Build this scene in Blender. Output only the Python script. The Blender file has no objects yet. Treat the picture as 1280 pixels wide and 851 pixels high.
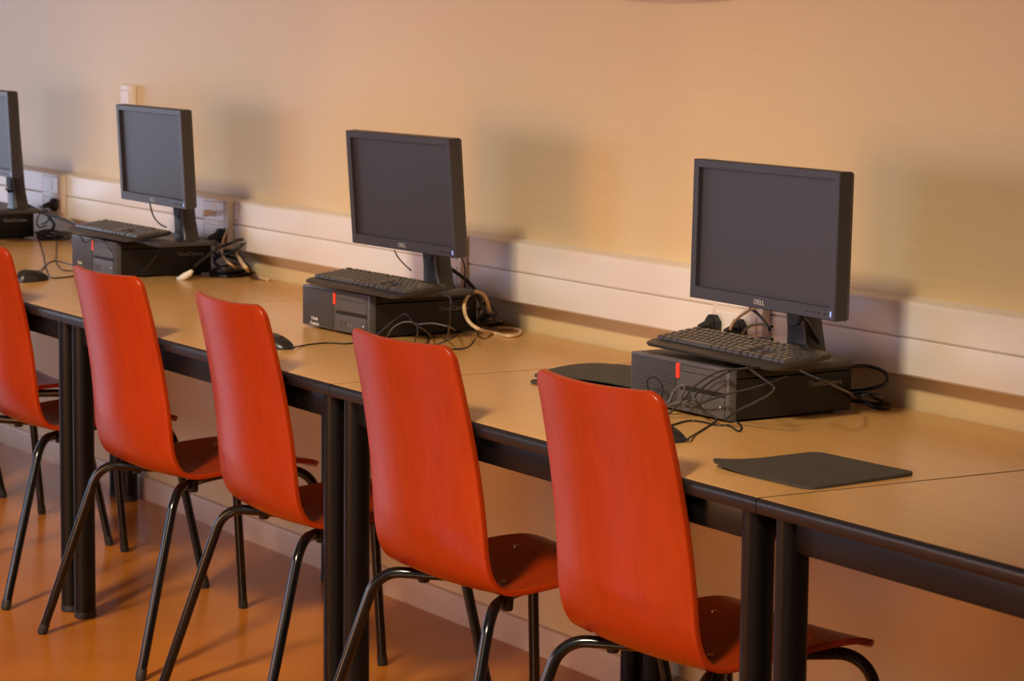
import bpy, bmesh, math, random
from mathutils import Vector, Matrix, noise
random.seed(4)
SC = bpy.context.scene
COL = SC.collection
PI = math.pi

# ------------------------------------------------------------------ materials
def mat(name, color, rough=0.5, metal=0.0, coat=0.0, spec=0.5, vary=0.0, scale=(8, 8, 8), bump=0.0, bscale=(200, 200, 200),
        color2=None, detail=4.0, emit=None):
    m = bpy.data.materials.new(name); m.use_nodes = True
    nt = m.node_tree; b = nt.nodes['Principled BSDF']
    b.inputs['Base Color'].default_value = (*color, 1); b.inputs['Roughness'].default_value = rough
    b.inputs['Metallic'].default_value = metal; b.inputs['Coat Weight'].default_value = coat
    b.inputs['Specular IOR Level'].default_value = spec
    tc = nt.nodes.new('ShaderNodeTexCoord')
    if vary or color2:
        mp = nt.nodes.new('ShaderNodeMapping'); mp.inputs['Scale'].default_value = scale
        nz = nt.nodes.new('ShaderNodeTexNoise'); nz.inputs['Scale'].default_value = 1.0; nz.inputs['Detail'].default_value = detail
        rp = nt.nodes.new('ShaderNodeValToRGB')
        c2 = color2 or tuple(c * (1 - vary) for c in color)
        rp.color_ramp.elements[0].position = 0.3; rp.color_ramp.elements[0].color = (*c2, 1)
        rp.color_ramp.elements[1].position = 0.7; rp.color_ramp.elements[1].color = (*color, 1)
        nt.links.new(tc.outputs['Object'], mp.inputs['Vector']); nt.links.new(mp.outputs['Vector'], nz.inputs['Vector'])
        nt.links.new(nz.outputs['Fac'], rp.inputs['Fac']); nt.links.new(rp.outputs['Color'], b.inputs['Base Color'])
    if bump:
        mp = nt.nodes.new('ShaderNodeMapping'); mp.inputs['Scale'].default_value = bscale
        nz = nt.nodes.new('ShaderNodeTexNoise'); nz.inputs['Scale'].default_value = 1.0; nz.inputs['Detail'].default_value = 2.0
        bp = nt.nodes.new('ShaderNodeBump'); bp.inputs['Strength'].default_value = bump; bp.inputs['Distance'].default_value = 0.002
        nt.links.new(tc.outputs['Object'], mp.inputs['Vector']); nt.links.new(mp.outputs['Vector'], nz.inputs['Vector'])
        nt.links.new(nz.outputs['Fac'], bp.inputs['Height']); nt.links.new(bp.outputs['Normal'], b.inputs['Normal'])
    if emit:
        b.inputs['Emission Color'].default_value = (*emit[0], 1); b.inputs['Emission Strength'].default_value = emit[1]
    return m

M = {}
M['wall'] = mat('wall_paint', (0.75, 0.575, 0.315), 0.42, spec=0.45, vary=0.02, scale=(2, 2, 90), bump=0.16, bscale=(6, 6, 330))
M['plain_wall'] = mat('plain_wall_paint', (0.72, 0.58, 0.44), 0.7)
M['ceiling'] = mat('ceiling_white', (0.75, 0.70, 0.64), 0.8)
M['floor'] = mat('floor_linoleum', (0.52, 0.175, 0.016), 0.24, spec=0.36, color2=(0.42, 0.13, 0.014), scale=(3, 3, 3), bump=0.06, bscale=(9, 9, 9))
M['skirting'] = mat('skirting_paint', (0.66, 0.50, 0.36), 0.45, vary=0.08, scale=(5, 5, 20))
M['trunking'] = mat('trunking_plastic', (0.80, 0.74, 0.68), 0.32, spec=0.5)
M['socket'] = mat('socket_plastic', (0.82, 0.72, 0.60), 0.35)
M['beech'] = mat('beech_laminate', (0.62, 0.345, 0.115), 0.27, spec=0.8, color2=(0.58, 0.315, 0.10), scale=(3, 60, 60))
M['edge'] = mat('black_edge_plastic', (0.009, 0.008, 0.008), 0.36, spec=0.4)
M['steel'] = mat('black_lacquered_steel', (0.003, 0.0026, 0.0022), 0.36, spec=0.25)
M['tube'] = mat('black_tube_steel', (0.004, 0.004, 0.004), 0.16, spec=0.45)
M['rubber'] = mat('black_rubber', (0.010, 0.010, 0.010), 0.6)
M['ply'] = mat('red_stained_plywood', (0.335, 0.029, 0.0020), 0.27, spec=0.36, color2=(0.29, 0.024, 0.0016), scale=(70, 70, 2.2), bump=0.10, bscale=(160, 160, 4))
M['screw'] = mat('steel_screw', (0.7, 0.68, 0.66), 0.25, metal=1.0)
M['bezel'] = mat('monitor_plastic', (0.030, 0.028, 0.033), 0.42, spec=0.55)
M['screen'] = mat('matte_screen', (0.020, 0.016, 0.016), 0.46, spec=0.7)
M['logo'] = mat('silver_print', (0.42, 0.40, 0.40), 0.4)
M['white_print'] = mat('white_print', (0.75, 0.73, 0.76), 0.5)
M['grey_print'] = mat('grey_print', (0.22, 0.20, 0.19), 0.5)
M['led'] = mat('blue_lamp', (0.25, 0.35, 0.8), 0.3, emit=((0.35, 0.5, 1.0), 0.5))
M['pc'] = mat('computer_black_steel', (0.008, 0.007, 0.006), 0.42, spec=0.35, bump=0.08, bscale=(700, 700, 700))
M['pcface'] = mat('computer_front_plastic', (0.075, 0.070, 0.076), 0.42)
M['slot'] = mat('dark_recess', (0.004, 0.004, 0.004), 0.6)
M['red'] = mat('red_plastic', (0.80, 0.055, 0.025), 0.4)
M['key'] = mat('key_plastic', (0.050, 0.046, 0.045), 0.30, spec=0.8)
M['kb'] = mat('keyboard_plastic', (0.030, 0.027, 0.025), 0.40)
M['mouse'] = mat('mouse_plastic', (0.016, 0.015, 0.014), 0.35)
M['pad'] = mat('foam_mat', (0.050, 0.042, 0.031), 0.75, vary=0.3, scale=(60, 60, 60), bump=0.3, bscale=(900, 900, 900))
M['cord'] = mat('black_cord', (0.010, 0.010, 0.010), 0.38)
M['greycord'] = mat('grey_cord', (0.10, 0.095, 0.10), 0.35)
M['beige'] = mat('beige_cord', (0.62, 0.44, 0.25), 0.45)
M['frame'] = mat('window_frame_white', (0.75, 0.73, 0.70), 0.4)
M['paper'] = mat('pale_paper', (0.62, 0.45, 0.38), 0.7)
g = bpy.data.materials.new('window_glass'); g.use_nodes = True
gn = g.node_tree; gn.nodes.remove(gn.nodes['Principled BSDF'])
g1 = gn.nodes.new('ShaderNodeBsdfTransparent'); g2 = gn.nodes.new('ShaderNodeBsdfGlossy'); g2.inputs['Roughness'].default_value = .02
gm = gn.nodes.new('ShaderNodeMixShader'); gm.inputs['Fac'].default_value = .05
gn.links.new(g1.outputs[0], gm.inputs[1]); gn.links.new(g2.outputs[0], gm.inputs[2]); gn.links.new(gm.outputs[0], gn.nodes['Material Output'].inputs['Surface'])
M['glass'] = g

# ------------------------------------------------------------------ mesh helpers
def finish(bm, name, m, parent=None, smooth=True, angle=35, mods=None):
    bmesh.ops.remove_doubles(bm, verts=bm.verts, dist=1e-6)
    bmesh.ops.recalc_face_normals(bm, faces=bm.faces)
    me = bpy.data.meshes.new(name); bm.to_mesh(me); bm.free()
    if smooth:
        me.shade_smooth(); me.set_sharp_from_angle(angle=math.radians(angle))
    me.materials.append(m)
    o = bpy.data.objects.new(name, me); COL.objects.link(o)
    if parent: o.parent = parent
    return o

def tag(o, label=None, cat=None, group=None, kind=None):
    if label: o['label'] = label
    if cat: o['category'] = cat
    if group: o['group'] = group
    if kind: o['kind'] = kind
    return o

def empty(name, loc=(0, 0, 0), rz=0.0):
    o = bpy.data.objects.new(name, None); COL.objects.link(o)
    o.location = loc; o.rotation_euler = (0, 0, rz); o.empty_display_size = 0.1
    return o

def kids(o): return [c for c in bpy.data.objects if c.parent is o]

def copy_tree(o, parent=None):
    c = o.copy(); COL.objects.link(c); c.parent = parent
    for ch in kids(o): copy_tree(ch, c)
    return c

def box(bm, x0, x1, y0, y1, z0, z1, r=0.0, seg=2, mtx=None):
    res = bmesh.ops.create_cube(bm, size=1.0)
    vs = res['verts']
    for v in vs:
        v.co = Vector(((x0 + x1) / 2 + v.co.x * (x1 - x0), (y0 + y1) / 2 + v.co.y * (y1 - y0), (z0 + z1) / 2 + v.co.z * (z1 - z0)))
    if r:
        es = list({e for v in vs for e in v.link_edges})
        rr = bmesh.ops.bevel(bm, geom=es, offset=r, segments=seg, affect='EDGES', profile=0.5)
        vs = list({v for f in rr['faces'] for v in f.verts} | {v for v in vs if v.is_valid})
    if mtx is not None:
        for v in vs: v.co = mtx @ v.co
    return vs

def catmull(pts, n=6):
    P = [Vector(p) for p in pts]
    if len(P) < 3: return P
    out = []
    for i in range(len(P) - 1):
        p0 = P[i - 1] if i else P[0] * 2 - P[1]
        p1, p2 = P[i], P[i + 1]
        p3 = P[i + 2] if i + 2 < len(P) else P[-1] * 2 - P[-2]
        for k in range(n):
            t = k / n
            out.append(0.5 * ((2 * p1) + (p2 - p0) * t + (2 * p0 - 5 * p1 + 4 * p2 - p3) * t * t + (3 * p1 - p0 - 3 * p2 + p3) * t ** 3))
    out.append(P[-1])
    return out

def tube(bm, pts, r, seg=10, cap=True):
    """sweep a circle along pts with parallel transport; r is a number or one radius per point"""
    P = [Vector(p) for p in pts]
    n = len(P)
    rad = r if isinstance(r, (list, tuple)) else [r] * n
    T = []
    for i in range(n):
        d = P[min(i + 1, n - 1)] - P[max(i - 1, 0)]
        T.append(d.normalized() if d.length > 1e-9 else Vector((0, 0, 1)))
    u = T[0].orthogonal().normalized()
    rings = []
    for i in range(n):
        u = (u - T[i] * u.dot(T[i]))
        u = u.normalized() if u.length > 1e-6 else T[i].orthogonal().normalized()
        w = T[i].cross(u)
        rings.append([bm.verts.new(P[i] + (u * math.cos(2 * PI * k / seg) + w * math.sin(2 * PI * k / seg)) * rad[i]) for k in range(seg)])
    for a, b in zip(rings, rings[1:]):
        for k in range(seg):
            bm.faces.new((a[k], a[(k + 1) % seg], b[(k + 1) % seg], b[k]))
    if cap:
        bm.faces.new(rings[0][::-1]); bm.faces.new(rings[-1])

def arc_path(pts, radii, n=7):
    """polyline with its inner corners rounded by the given radii"""
    P = [Vector(p) for p in pts]; out = [P[0]]
    for i in range(1, len(P) - 1):
        a, b, c = P[i - 1], P[i], P[i + 1]
        d1 = (a - b).normalized(); d2 = (c - b).normalized()
        ang = d1.angle(d2); r = radii[i - 1]
        L = r / math.tan(ang / 2)
        s, e = b + d1 * L, b + d2 * L
        ctr = b + (d1 + d2).normalized() * (r / math.sin(ang / 2))
        v0, v1 = s - ctr, e - ctr
        th = v0.angle(v1)
        for k in range(n + 1):
            t = k / n
            out.append(ctr + (v0 * math.sin((1 - t) * th) + v1 * math.sin(t * th)) / math.sin(th))
    out.append(P[-1])
    return out

def cyl(bm, c, r, z0, z1, seg=20, r1=None, axis='z'):
    a = Vector((0, 0, z0)); b = Vector((0, 0, z1))
    r1 = r if r1 is None else r1
    if axis == 'z': p = [Vector((c[0], c[1], z0)), Vector((c[0], c[1], z1))]
    elif axis == 'y': p = [Vector((c[0], z0, c[1])), Vector((c[0], z1, c[1]))]
    else: p = [Vector((z0, c[0], c[1])), Vector((z1, c[0], c[1]))]
    tube(bm, p, [r, r1], seg)

def prism(bm, outline, axis_map, d0, d1):
    """extrude a 2D outline; axis_map(u, v, d) -> point"""
    A = [bm.verts.new(axis_map(u, v, d0)) for u, v in outline]
    B = [bm.verts.new(axis_map(u, v, d1)) for u, v in outline]
    bm.faces.new(A); bm.faces.new(B[::-1])
    n = len(A)
    for i in range(n): bm.faces.new((A[i], B[i], B[(i + 1) % n], A[(i + 1) % n]))

def text_mesh(s, size, ext=0.0004):
    cu = bpy.data.curves.new('lettering', 'FONT'); cu.body = s; cu.size = size; cu.extrude = ext
    cu.align_x = 'CENTER'; cu.align_y = 'CENTER'
    o = bpy.data.objects.new('lettering', cu); COL.objects.link(o)
    dg = bpy.context.evaluated_depsgraph_get(); dg.update()
    me = bpy.data.meshes.new_from_object(o.evaluated_get(dg))
    bpy.data.objects.remove(o); bpy.data.curves.remove(cu)
    return me

def text_obj(name, s, size, m, mtx, parent, sx=1.0):
    me = text_mesh(s, size).copy()
    me.transform(mtx @ Matrix.Diagonal((sx, 1, 1, 1)))
    me.materials.clear(); me.materials.append(m)
    o = bpy.data.objects.new(name, me); COL.objects.link(o); o.parent = parent
    return o

NB = bmesh.new

# ------------------------------------------------------------------ setting
X0, X1, Y0, W, HZ = -9.0, 5.6, -3.05, 0.805, 4.4
def struct(name, bm, m, parent=None, **k):
    o = finish(bm, name, m, parent, **k)
    if parent is None: o['kind'] = 'structure'
    return o

bm = NB(); box(bm, X0 - .1, X1 + .1, Y0 - .2, W + .1, -.1, 0); struct('floor', bm, M['floor'], smooth=False)
bm = NB(); box(bm, X0 - .1, X1 + .1, Y0 - .2, W + .1, HZ, HZ + .1); struct('ceiling', bm, M['ceiling'], smooth=False)
bm = NB(); box(bm, X0 - .1, X1 + .1, W, W + .1, 0, HZ); struct('wall_back', bm, M['wall'], smooth=False)
bm = NB(); box(bm, X1, X1 + .1, Y0, W, 0, HZ); struct('wall_right', bm, M['plain_wall'], smooth=False)

def wall_holes(name, m, axis, pos, t, a0, a1, holes):
    """wall at axis position with rectangular openings (a0, a1, z0, z1), built of piers, aprons and heads joined in one mesh"""
    bm = NB()
    def put(u0, u1, z0, z1):
        if u1 - u0 < 1e-4 or z1 - z0 < 1e-4: return
        if axis == 'y': box(bm, u0, u1, pos - t, pos, z0, z1)
        else: box(bm, pos - t, pos, u0, u1, z0, z1)
    u = a0
    for (h0, h1, z0, z1) in sorted(holes):
        put(u, h0, 0, HZ); put(h0, h1, 0, z0); put(h0, h1, z1, HZ); u = h1
    put(u, a1, 0, HZ)
    return struct(name, bm, m, smooth=False)

WIN_F = [(-4.25, -2.75, 0.85, 1.75), (-2.45, -1.1, 0.25, 1.6), (-0.95, 2.25, 0.25, 4.25)]
WIN_L = [(-2.6, 0.3, 0.2, 2.5)]
wall_holes('wall_front', M['plain_wall'], 'y', Y0, .18, X0 - .1, X1 + .1, WIN_F)
wall_holes('wall_left', M['plain_wall'], 'x', X0, .18, Y0, W, WIN_L)

def window(n, axis, pos, a0, a1, z0, z1, cols):
    bm = NB()
    f = .05
    def put(u0, u1, v0, v1, d=.06):
        if axis == 'y': box(bm, u0, u1, pos - .12, pos - .12 + d, v0, v1, .006)
        else: box(bm, pos - .12, pos - .12 + d, u0, u1, v0, v1, .006)
    put(a0, a1, z0, z0 + f); put(a0, a1, z1 - f, z1)
    for i in range(cols + 1):
        c = a0 + (a1 - a0) * i / cols
        c = min(max(c, a0 + f / 2), a1 - f / 2)
        put(c - f / 2, c + f / 2, z0, z1, .055)
    fr = finish(bm, 'window_%d' % n, M['frame']); fr['kind'] = 'structure'
    bm = NB()
    if axis == 'y': box(bm, a0 + .02, a1 - .02, pos - .095, pos - .089, z0 + .02, z1 - .02)
    else: box(bm, pos - .095, pos - .089, a0 + .02, a1 - .02, z0 + .02, z1 - .02)
    finish(bm, 'pane', M['glass'], fr, smooth=False)
window(1, 'y', Y0, *WIN_F[0], 1)
window(2, 'y', Y0, *WIN_F[1], 1)  # unseen low opening, made up to hold the orange fill lamp
window(4, 'y', Y0, *WIN_F[2], 3)
window(3, 'x', X0, *WIN_L[0], 2)

# skirting: low board with a small rounded nose
bm = NB()
prism(bm, [(W, 0), (W - .013, 0), (W - .013, .058), (W - .010, .066), (W - .004, .069), (W, .069)], lambda u, v, d: Vector((d, u, v)), X0, X1)
struct('baseboard_back', bm, M['skirting'])

# cable trunking along the wall: two lids with a shadow joint
TF = 0.758
def trunk_profile(z0, z1, r):
    o = [(W, z0), (TF + .004, z0), (TF, z0 + .004), (TF, z1 - r)]
    for k in range(1, 6):
        a = k / 5 * PI / 2
        o.append((TF + r - r * math.cos(a), z1 - r + r * math.sin(a)))
    o += [(W, z1 + (.004 if r > .004 else 0))]
    return o
bm = NB(); prism(bm, trunk_profile(.8085, .8777, .0026), lambda u, v, d: Vector((d, u, v)), X0, X1); struct('trim_1', bm, M['trunking'])
bm = NB(); prism(bm, trunk_profile(.8785, .9455, .010), lambda u, v, d: Vector((d, u, v)), X0, X1); struct('trim_2', bm, M['trunking'])

# ------------------------------------------------------------------ desks
DL, DH, DD = 1.4, 0.74, 0.797
def make_desk():
    t = empty('computer_desk')
    tag(t, 'x', 'desk', 'beech topped desks joined in one row')
    g = .0012
    bm = NB(); box(bm, -DL / 2 + g + .0026, DL / 2 - g - .0026, .004, DD, DH - .022, DH, .0005, 1); finish(bm, 'tabletop', M['beech'], t)
    # moulded edge: front, with rounded nose
    bm = NB()
    prof = [(.0042, DH - .024), (.0042, DH - .0006), (.0015, DH - .0012), (-.002, DH - .005), (-.003, DH - .011), (-.002, DH - .019), (.0005, DH - .0245)]
    prism(bm, prof, lambda u, v, d: Vector((d, u, v)), -DL / 2 + g, DL / 2 - g)
    for sx in (-1, 1): box(bm, min(sx * (DL / 2 - g), sx * (DL / 2 - g - .0028)), max(sx * (DL / 2 - g), sx * (DL / 2 - g - .0028)), .003, DD, DH - .024, DH - .0006)
    finish(bm, 'edge_strip', M['edge'], t, angle=50)
    # aprons
    for nm, a in (('apron', (-DL / 2 + .05, DL / 2 - .05, .024, .046)), ('apron', (-DL / 2 + .05, DL / 2 - .05, DD - .06, DD - .038))):
        bm = NB(); box(bm, a[0], a[1], a[2], a[3], DH - .076, DH - .022, .003); finish(bm, nm, M['steel'], t)
    for sx in (-1, 1):
        bm = NB(); box(bm, sx * (DL / 2 - .043) - .011, sx * (DL / 2 - .043) + .011, .05, DD - .07, DH - .076, DH - .022, .003); finish(bm, 'apron', M['steel'], t)
    for sx in (-1, 1):
        for y in (.036, DD - .05):
            x = sx * (DL / 2 - .043)
            bm = NB(); tube(bm, [(x, y, .012), (x, y, DH - .022)], .0255, 28); lg = finish(bm, 'leg', M['steel'], t)
            bm = NB(); tube(bm, [(x, y, 0), (x, y, .003), (x, y, .016)], [.0240, .0262, .0262], 28); finish(bm, 'foot_cap', M['rubber'], lg)
    return t

desk = make_desk()
DESK = [
    (0.7, 'beech desk with only a black foam mouse mat on its corner and no computer'),
    (-0.7, 'beech desk carrying two stacked foam mats and the case with the bright red stripe'),
    (-2.1, 'beech desk carrying the computer with a thick beige cable loop'),
    (-3.5, 'beech desk carrying the computer with a white cable end lying beside its case'),
    (-4.9, 'beech desk at the far end, mostly hidden, with a tangle of grey leads on it'),
]
for i, (x, lb) in enumerate(DESK):
    o = desk if i == 0 else copy_tree(desk)
    o.location = (x, 0, 0); o['label'] = lb

# ------------------------------------------------------------------ chairs
def chair_profile():
    """side profile of the shell's under/outer face: (y, z) from the top of the back to the front of the seat"""
    raw = [(-.084, .880), (-.0545, .745), (-.036, .63), (-.0275, .54), (-.0225, .492), (-.013, .458), (.004, .433), (.030, .4215), (.062, .4195), (.11, .4225), (.19, .4300), (.26, .4345), (.315, .434), (.352, .4255), (.368, .418)]
    P = catmull([(0, y, z) for y, z in raw], 10)
    # resample evenly
    L = [0]
    for a, b in zip(P, P[1:]): L.append(L[-1] + (b - a).length)
    tot = L[-1]
    want = []
    N = 76
    for k in range(N + 1):
        want.append(tot * k / N)
    for d in (.0005, .0015, .003, .005, .008, .012, .017, .023): want += [d, tot - d]
    want = sorted(set(round(w, 5) for w in want))
    out = []
    for w in want:
        j = max(i for i in range(len(L)) if L[i] <= w + 1e-9)
        j = min(j, len(P) - 2)
        t = (w - L[j]) / max(L[j + 1] - L[j], 1e-9)
        out.append((P[j].lerp(P[j + 1], min(max(t, 0), 1)), w))
    return out, tot

def shell_bm():
    prof, tot = chair_profile()
    TH = .0115
    bm = NB(); NX = 18
    rows_o, rows_i = [], []
    n = len(prof)
    for i, (p, w) in enumerate(prof):
        a = prof[max(i - 1, 0)][0]; b = prof[min(i + 1, n - 1)][0]
        T = (b - a).normalized(); Nn = Vector((0, -T.z, T.y))         # towards the sitter
        if Nn.y < 0 and T.z < -.5: Nn = -Nn
        if T.y > .5 and Nn.z < 0: Nn = -Nn
        if T.z <= -.0 and T.y >= 0: Nn = Vector((0, -T.z, T.y))
        # half width along the shell
        f = w / tot
        hw = .1735 + (.1905 - .1735) * min(1, f / .42)
        rt, rb = .030, .040
        d = w
        if d < rt: hw -= rt - math.sqrt(max(rt * rt - (rt - d) ** 2, 0))
        d = tot - w
        if d < rb: hw -= rb - math.sqrt(max(rb * rb - (rb - d) ** 2, 0))
        # concave back, nearly flat seat
        s = .030 if f < .42 else .030 + (.006 - .030) * min(1, (f - .42) / .16)
        ro, ri = [], []
        hwf = .19
        for k in range(NX + 1):
            x = hw * math.sin(PI / 2 * (2 * k / NX - 1))
            off = -s * (1 - min(1.0, (x / hwf) ** 2))
            q = p + Nn * off + Vector((x, 0, 0))
            ro.append(bm.verts.new(q)); ri.append(bm.verts.new(q + Nn * TH))
        rows_o.append(ro); rows_i.append(ri)
    for i in range(n - 1):
        for k in range(NX):
            bm.faces.new((rows_o[i][k], rows_o[i][k + 1], rows_o[i + 1][k + 1], rows_o[i + 1][k]))
            bm.faces.new((rows_i[i][k + 1], rows_i[i][k], rows_i[i + 1][k], rows_i[i + 1][k + 1]))
        for k in (0, NX):
            bm.faces.new((rows_o[i][k], rows_o[i + 1][k], rows_i[i + 1][k], rows_i[i][k]))
    for i in (0, n - 1):
        for k in range(NX):
            bm.faces.new((rows_o[i][k], rows_o[i][k + 1], rows_i[i][k + 1], rows_i[i][k]))
    bmesh.ops.recalc_face_normals(bm, faces=bm.faces)
    es = [e for e in bm.edges if len(e.link_faces) == 2 and e.calc_face_angle(0) > math.radians(60)]
    bmesh.ops.bevel(bm, geom=es, offset=.0022, segments=2, affect='EDGES', profile=0.5)
    return bm

def make_chair():
    t = empty('plywood_chair')
    tag(t, 'x', 'chair', 'red plywood chairs along the desk row')
    finish(shell_bm(), 'seat_shell', M['ply'], t, angle=50)
    R = .0108
    for s in (-1, 1):
        rear_foot = (s * .259, -.131, .012); rear_top = (s * .196, -.012, .404)
        front_foot = (s * .259, .399, .012); front_top = (s * .188, .338, .417)
        mid_r = (s * .085, .105, .4005); mid_f = (s * .085, .200, .411)
        # one bent tube, cut where leg turns into rail
        path = arc_path([rear_foot, rear_top, mid_r, mid_f, front_top, front_foot], [.062, .10, .10, .062], 9)
        # rear leg = up to the end of its bend
        cut1 = 1 + 10; cut2 = len(path) - 1 - 10
        bm = NB(); tube(bm, path[:cut1], R, 16); lg = finish(bm, 'leg', M['tube'], t, angle=60)
        bm = NB(); d = (Vector(rear_top) - Vector(rear_foot)).normalized(); f0 = Vector(rear_foot)
        tube(bm, [f0 - d * .0125, f0 - d * .009, f0 + d * .012], [.010, .0118, .0118], 16); finish(bm, 'foot_cap', M['rubber'], lg)
        bm = NB(); tube(bm, path[cut1 - 1:cut2 + 1], R, 16); finish(bm, 'seat_rail', M['tube'], t, angle=60)
        bm = NB(); tube(bm, path[cut2:], R, 16); lg = finish(bm, 'leg', M['tube'], t, angle=60)
        bm = NB(); d = (Vector(front_top) - Vector(front_foot)).normalized(); f0 = Vector(front_foot)
        tube(bm, [f0 - d * .0125, f0 - d * .009, f0 + d * .012], [.010, .0118, .0118], 16); finish(bm, 'foot_cap', M['rubber'], lg)
        bm = NB(); tube(bm, [(s * .143, .058, .384), (s * .143, .058, .387), (s * .143, .058, .41)], [.0095, .0112, .012], 18); finish(bm, 'stacking_buffer', M['rubber'], t)
    for s in (-1, 1):
        for (yy, zz) in ((.075, .4290), (.245, .4420)):
            bm = NB(); tube(bm, [(s * .105, yy, zz - .006), (s * .105, yy, zz), (s * .105, yy, zz + .0022)], [.006, .006, .0035], 14)
            finish(bm, 'screw', M['screw'], t)
    return t

chair = make_chair()
CH = [
    ((-.366, .029, .038), 'red plywood chair in front of the case with the bright red stripe'),
    ((-1.014, .025, .046), 'red plywood chair in front of the case ringed by the beige cable'),
    ((-1.742, .028, -.033), 'red plywood chair with the tip of a mouse and its lead showing past its back'),
    ((-2.387, .026, .048), 'red plywood chair in front of the case that has a white cable end beside it'),
    ((-3.185, .030, 0.0), 'red plywood chair cut by the picture edge, black mouse on the desk beside it'),
    ((-3.813, .032, -.013), 'red plywood chair showing only a piece of seat and two feet past the cut-off chair'),
    ((-4.63, .030, 0.0), 'red plywood chair seen only as one black foot at the edge of the picture'),
]
for i, ((x, y, a), lb) in enumerate(CH):
    o = chair if i == 0 else copy_tree(chair)
    o.location = (x, y, 0); o.rotation_euler = (0, 0, a); o['label'] = lb

# ------------------------------------------------------------------ desktop computers
PW, PD, PH = .300, .288, .0975
def make_pc():
    t = empty('computer_case')
    tag(t, 'x', 'computer', 'black desktop computer cases under the monitors')
    b0 = .005; x0, x1 = -PW / 2, PW / 2
    bm = NB()
    box(bm, x0 + .004, x1 - .002, .020, PD, b0, PH - .020, .0015, 1)
    finish(bm, 'chassis', M['pc'], t)
    bm = NB(); box(bm, x0 + .003, x1 - .001, .018, PD, PH - .0188, PH, .0025, 2); finish(bm, 'top_cover', M['pc'], t)
    for px in (x0 + .03, x1 - .03):
        for py in (.04, PD - .03):
            bm = NB(); cyl(bm, (px, py), .009, 0, b0 + .001, 14); finish(bm, 'rubber_foot', M['rubber'], t)
    # front bezel: plate with a vent zone, drive zone and a side lip
    zz = lambda f: PH - f * (PH - b0)
    bm = NB()
    box(bm, x0, x1, .004, .0215, b0, PH - .0005, .002, 2)
    bez = finish(bm, 'front_panel', M['pcface'], t)
    xs = x0 + PW * .49
    bm = NB()
    n = 24
    for k in range(n):
        z = b0 + .003 + (PH - b0 - .006) * (k + .5) / n
        box(bm, x0 + .003, xs - .004, .0012, .006, z - .00105, z + .00105, .0004, 1)
    finish(bm, 'vent_grille', M['pcface'], bez)
    bm = NB(); box(bm, xs - .003, xs + .0065, .0005, .006, zz(.36), zz(.06), .0008, 1); finish(bm, 'red_stripe', M['red'], bez)
    # drive zone: raised plate pieces around the slot
    xa, xb = xs + .009, x1 - .010
    bm = NB(); box(bm, xa, xb, .0012, .006, zz(.485), zz(.035), .0010, 1); finish(bm, 'drive_plate', M['pcface'], bez)
    bm = NB()
    for (a0, a1, c0, c1) in ((xa + .004, xb - .004, .068, .080), (xa + .004, xb - .004, .192, .204), (xa + .004, xa + .0048, .068, .204), (xb - .0048, xb - .004, .068, .204)):
        box(bm, a0, a1, .0009, .003, zz(c1), zz(c0))
    dr = finish(bm, 'optical_drive', M['slot'], bez)
    bm = NB(); box(bm, xb - .045, xb - .034, .0006, .002, zz(.175), zz(.145), .0004, 1); finish(bm, 'eject_button', M['pcface'], dr)
    bm = NB(); box(bm, xa, xb, .0028, .0045, zz(.575), zz(.485)); finish(bm, 'card_slot', M['slot'], bez)
    bm = NB(); prism(bm, [(.004, zz(.575)), (.0025, zz(.575)), (.0010, zz(.66)), (.0010, zz(.975)), (.004, zz(.975))], lambda u, v, d: Vector((d, u, v)), xa, xb); finish(bm, 'port_plate', M['pcface'], bez, angle=20)
    for i in range(2):
        for j in range(2):
            cx = xa + .022 + i * .020; cz = zz(.765 + j * .10)
            bm = NB(); box(bm, cx - .0065, cx + .0065, .0004, .003, cz - .0026, cz + .0026, .0004, 1); u = finish(bm, 'usb_port', M['slot'], bez)
            bm = NB(); box(bm, cx - .005, cx + .005, .0001, .001, cz - .0006, cz + .0008); finish(bm, 'contact_tongue', M['grey_print'], u)
    for i in range(2):
        bm = NB(); cyl(bm, (xa + .058 + i * .014, zz(.80)), .0024, .0004, .003, 14, axis='y'); finish(bm, 'audio_jack', M['grey_print'], bez)
    bm = NB(); cyl(bm, (xb - .010, zz(.76)), .0055, .0002, .003, 20, axis='y'); pb = finish(bm, 'power_button', M['pcface'], bez)
    bm = NB(); cyl(bm, (xb - .010, zz(.76)), .0022, -.0002, .001, 14, axis='y'); finish(bm, 'power_lamp', M['white_print'], pb)
    # lettering: white badge on the front, grey print on the side
    fm = Matrix.Translation((x0 + PW * .20, .0006, zz(.86))) @ Matrix.Rotation(PI / 2, 4, 'X')
    text_obj('front_lettering', 'Think\nCentre', .0112, M['white_print'], fm, bez, 1.25)
    sm = Matrix.Translation((x1 - .0012, PD * .78, PH * .60)) @ Matrix.Rotation(PI / 2, 4, 'Z') @ Matrix.Rotation(PI / 2, 4, 'X')
    text_obj('side_lettering', 'ThinkCentre', .0145, M['grey_print'], sm, t, 1.05)
    return t

pc = make_pc()
PCS = [((-.620, .388), .030, 'black computer case with leads looped across its ports and bright red stripe'),
       ((-1.990, .397), .045, 'black computer case with a white badge and thick beige cable loop behind it'),
       ((-3.485, .423), .010, 'black computer case with a white badge and white cable end resting beside it'),
       ((-4.780, .410), .010, 'black computer case cut by the picture edge, beside a tangle of grey leads')]
for i, ((fx, fy), a, lb) in enumerate(PCS):
    o = pc if i == 0 else copy_tree(pc)
    o.location = (fx - math.cos(a) * PW / 2, fy - math.sin(a) * PW / 2, DH); o.rotation_euler = (0, 0, a); o['label'] = lb

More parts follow.
